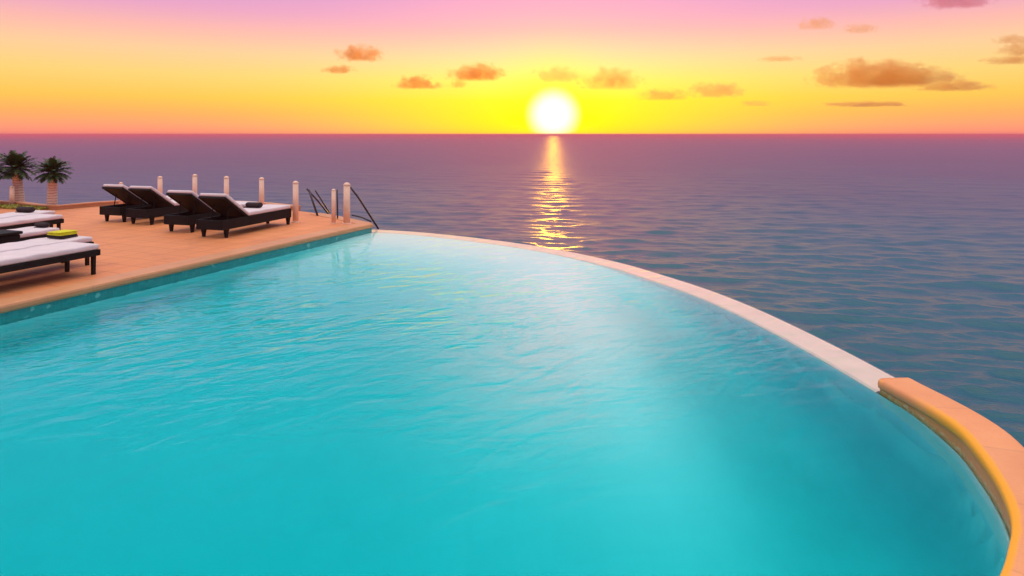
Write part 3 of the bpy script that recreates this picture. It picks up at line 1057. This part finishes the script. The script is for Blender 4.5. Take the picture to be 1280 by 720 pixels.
# ------------------------------------------------------------------ palms
def make_palm(x, y, zb, h, rad, crown_r, seed, label):
    rd = random.Random(seed)
    t = thing('palm_tree', label, 'palm tree', (x, y, zb), 0, 'short palms at the far edge of the deck')
    b = bmesh.new()
    pts, rr = [], []
    for k in range(15):
        u = k / 14
        pts.append((0.03 * math.sin(u * 2.2 + seed), 0.02 * math.cos(u * 3), h * u))
        rr.append(rad * (1.14 - 0.22 * u + 0.05 * (k % 2)))
    tube_bm(b, pts, rr, 16)
    from_bm('trunk', b, M['trunk'], t, True)
    b = bmesh.new()
    top = Vector(pts[-1])
    nf = 74
    for i in range(nf):
        az = i * 2.399963 + rd.uniform(-0.2, 0.2)
        u = i / nf
        el = R(82 - 104 * u + rd.uniform(-10, 10))       # inner fronds stand, outer ones hang
        Lf = crown_r * (1.02 + 0.25 * (1 - abs(u - 0.45) * 1.6)) * rd.uniform(0.85, 1.12)
        d0 = Vector((math.cos(az) * math.cos(el), math.sin(az) * math.cos(el), math.sin(el)))
        p = top + Vector((0, 0, 0.02)) + d0 * 0.03
        d = d0.copy()
        n = 13
        spine = [p.copy()]
        for k in range(n):
            d = (d + Vector((0, 0, -0.055 - 0.03 * rd.random()))).normalized()
            p = p + d * (Lf / n)
            spine.append(p.copy())
        sw = Vector((-math.sin(az), math.cos(az), 0))
        for k in range(1, n + 1):
            q = spine[k]
            dd = (spine[k] - spine[k - 1]).normalized()
            ll = Lf * 0.36 * math.sin(math.pi * (0.12 + 0.82 * k / n)) ** 0.7 * rd.uniform(0.8, 1.15)
            wv = 0.022 + 0.010 * rd.random()
            for s in (-1, 1):
                tip = q + (sw * s * 0.75 + dd * 0.75 + Vector((0, 0, rd.uniform(-0.3, 0.15)))).normalized() * ll
                e = dd * wv
                v = [b.verts.new(q - e), b.verts.new((q + tip) / 2 - e * 0.6 + Vector((0, 0, 0.012))), b.verts.new(tip), b.verts.new((q + tip) / 2 + e * 0.6 + Vector((0, 0, 0.012))), b.verts.new(q + e)]
                b.faces.new(v)
        # midrib
        for a_, c_ in zip(spine, spine[1:]):
            o = Vector((0, 0, 0.008))
            v = [b.verts.new(a_ - sw * 0.006), b.verts.new(c_ - sw * 0.005), b.verts.new(c_ + sw * 0.005), b.verts.new(a_ + sw * 0.006)]
            b.faces.new(v)
    from_bm('crown', b, M['leaf'], t)
    return t


def palm_px(px, base_y, d, trunk_top, tw, cr, seed, label):
    x = (px - 640) / 800 * d
    zb = DECK_Z + 0.0
    ztop = CAM_Z - (trunk_top - 168) / 800 * d
    make_palm(x, d, zb, ztop - zb, tw / 800 * d / 2, cr / 800 * d, seed, label)


palm_px(22.5, 258, 18.9, 212, 10.0, 18.5, 2, 'taller short palm with pale ringed trunk standing left of the other trunk')
palm_px(65.5, 262, 18.0, 217, 10.0, 16, 5, 'right hand short palm with pale ringed trunk beside the kerb')
palm_px(-16, 260, 18.9, 212, 10.5, 20, 9, 'palm cut off by the left border, only dark fronds showing')


# low hedge behind the palms
def hedge(name, x0, x1, y0, y1, zb, h, n, seed, label):
    rd = random.Random(seed)
    b = bmesh.new()
    for _ in range(n):
        u = rd.random()
        x = x0 + (x1 - x0) * u
        y = y0 + (y1 - y0) * u + rd.uniform(-0.22, 0.22)
        hh = h * (0.75 + 0.35 * mnoise.noise(Vector((x * 2.1, y * 2.1, 0))))
        q = Vector((x, y, zb + hh * rd.random() ** 0.6))
        s = rd.uniform(0.02, 0.045)
        a = Vector((rd.uniform(-1, 1), rd.uniform(-1, 1), rd.uniform(-0.3, 1))).normalized()
        c = a.orthogonal().normalized()
        v = [b.verts.new(q - c * s * 0.5), b.verts.new(q + a * s * 1.2), b.verts.new(q + c * s * 0.5), b.verts.new(q - a * s * 0.6)]
        b.faces.new(v)
    o = from_bm(name, b, M['hedge_leaf'])
    tag(o, label, 'hedge')
    return o


hedge('hedge', -16.6, -12.95, 19.0, 17.75, DECK_Z, 0.10, 2600, 4, 'low yellow green hedge strip at the foot of the palms')


# ------------------------------------------------------------------ clouds (real volumes, some kilometres out over the sea)
M['cloud_orange'] = cloud_material('orange cloud', (1.0, 0.70, 0.28, 1), 0.0044)
M['cloud_small'] = cloud_material('dense small orange cloud', (1.0, 0.64, 0.24, 1), 0.0095)
M['cloud_faint'] = cloud_material('thin golden cloud', (1.0, 0.78, 0.34, 1), 0.0045)
M['cloud_mauve'] = cloud_material('mauve cloud', (0.95, 0.55, 0.62, 1), 0.006)


def cloud(px, py, w, h, mat, label, d=7000.0):
    b = bmesh.new()
    bmesh.ops.create_icosphere(b, subdivisions=3, radius=1.0)
    for v in b.verts:
        k = 1.0 + 0.12 * mnoise.noise(v.co * 1.7 + Vector((px, py, 0)))
        v.co *= k
        if v.co.z < -0.55:
            v.co.z = -0.55 + (v.co.z + 0.55) * 0.15
    o = from_bm('cloud', b, mat, None, True)
    s = d / 800
    o.location = ((px - 640) * s, d, CAM_Z + (168 - py) * s)
    o.scale = (w * s * 0.74, w * s * 0.42, h * s * 0.90)
    tag(o, label, 'cloud', 'small sunset clouds')
    return o


O_, Sm, Fn, Mv = M['cloud_orange'], M['cloud_small'], M['cloud_faint'], M['cloud_mauve']
for a in [
    (450, 69, 48, 18, Sm, 'small bright orange cloud highest on the left side of the sky'),
    (423, 88, 34, 9, Sm, 'flat orange cloudlet farthest left, below a brighter one'),
    (521, 105, 44, 15, Sm, 'orange cloud low left of the sun, left of a larger one'),
    (597, 93, 58, 19, Sm, 'darkest orange puff left of the sun'),
    (573, 106, 18, 10, Sm, 'tiny orange cloudlet just under the darkest puff left of the sun'),
    (548, 108, 20, 6, Fn, 'tiny faint cloudlet between two orange clouds left of the sun'),
    (697, 96, 52, 18, Fn, 'faint golden cloud directly above the sun'),
    (762, 102, 66, 24, O_, 'broad golden orange cloud just right of the sun'),
    (828, 120, 52, 13, O_, 'flat golden cloud low to the right of the sun'),
    (896, 115, 60, 17, Fn, 'thin ragged golden cloud midway between sun and the big cloud bank'),
    (945, 130, 32, 7, Fn, 'small flat dim cloud low over the sea left of the big cloud bank'),
    (1021, 31, 40, 13, O_, 'small orange cloud high in the pink sky, left of its twin'),
    (1075, 37, 34, 10, O_, 'smaller orange cloud high in the pink sky, right of its twin'),
    (975, 74, 42, 6, Fn, 'faint thin streak of cloud in the peach sky right of the sun'),
    (1090, 97, 118, 30, O_, 'largest orange cloud bank, on the right side of the sky'),
    (1142, 98, 100, 19, Fn, 'right half of the large cloud bank, paler than its left'),
    (1194, 109, 72, 11, O_, 'low ragged cloud trailing right of the large bank'),
    (1085, 131, 84, 6, Fn, 'long faint streak below the large cloud bank'),
    (1195, 3, 74, 15, Mv, 'mauve cloud cut by the top border'),
    (1268, 50, 40, 10, O_, 'small orange cloud at the right border, topmost of three'),
    (1280, 63, 52, 16, O_, 'yellow orange cloud at the right border, middle of three'),
    (1266, 76, 56, 9, O_, 'flat pink orange cloud at the right border, lowest of three'),
]:
    cloud(*a)

# ------------------------------------------------------------------ sea haze: a thin layer of pink air over the water
hm, g = new_mat('sea haze')
ho = g.n('ShaderNodeOutputMaterial')
hv = g.n('ShaderNodeVolumePrincipled', {'Color': (1.0, 0.26, 0.33, 1), 'Density': 0.00036, 'Anisotropy': 0.0})
hm.node_tree.links.new(hv.outputs[0], ho.inputs[1])
hb = bmesh.new()
box_bm(hb, -70000, 70000, -300, 70000, -17.0, 4.5)
hz = from_bm('haze', hb, hm)
tag(hz, 'thin pink haze lying on the far sea', 'haze', kind='stuff')

# ------------------------------------------------------------------ render settings
S.view_settings.view_transform = 'Standard'
S.view_settings.look = 'None'
S.view_settings.exposure = 0.0
S.view_settings.gamma = 1.0
S.view_settings.use_curve_mapping = False
cy_ = S.cycles
cy_.use_denoising = True
cy_.max_bounces = 10
cy_.transmission_bounces = 8
cy_.glossy_bounces = 4
cy_.diffuse_bounces = 4
cy_.volume_bounces = 8
cy_.transparent_max_bounces = 8
cy_.caustics_refractive = True
cy_.caustics_reflective = True
cy_.sample_clamp_indirect = 3.0
cy_.blur_glossy = 0.5
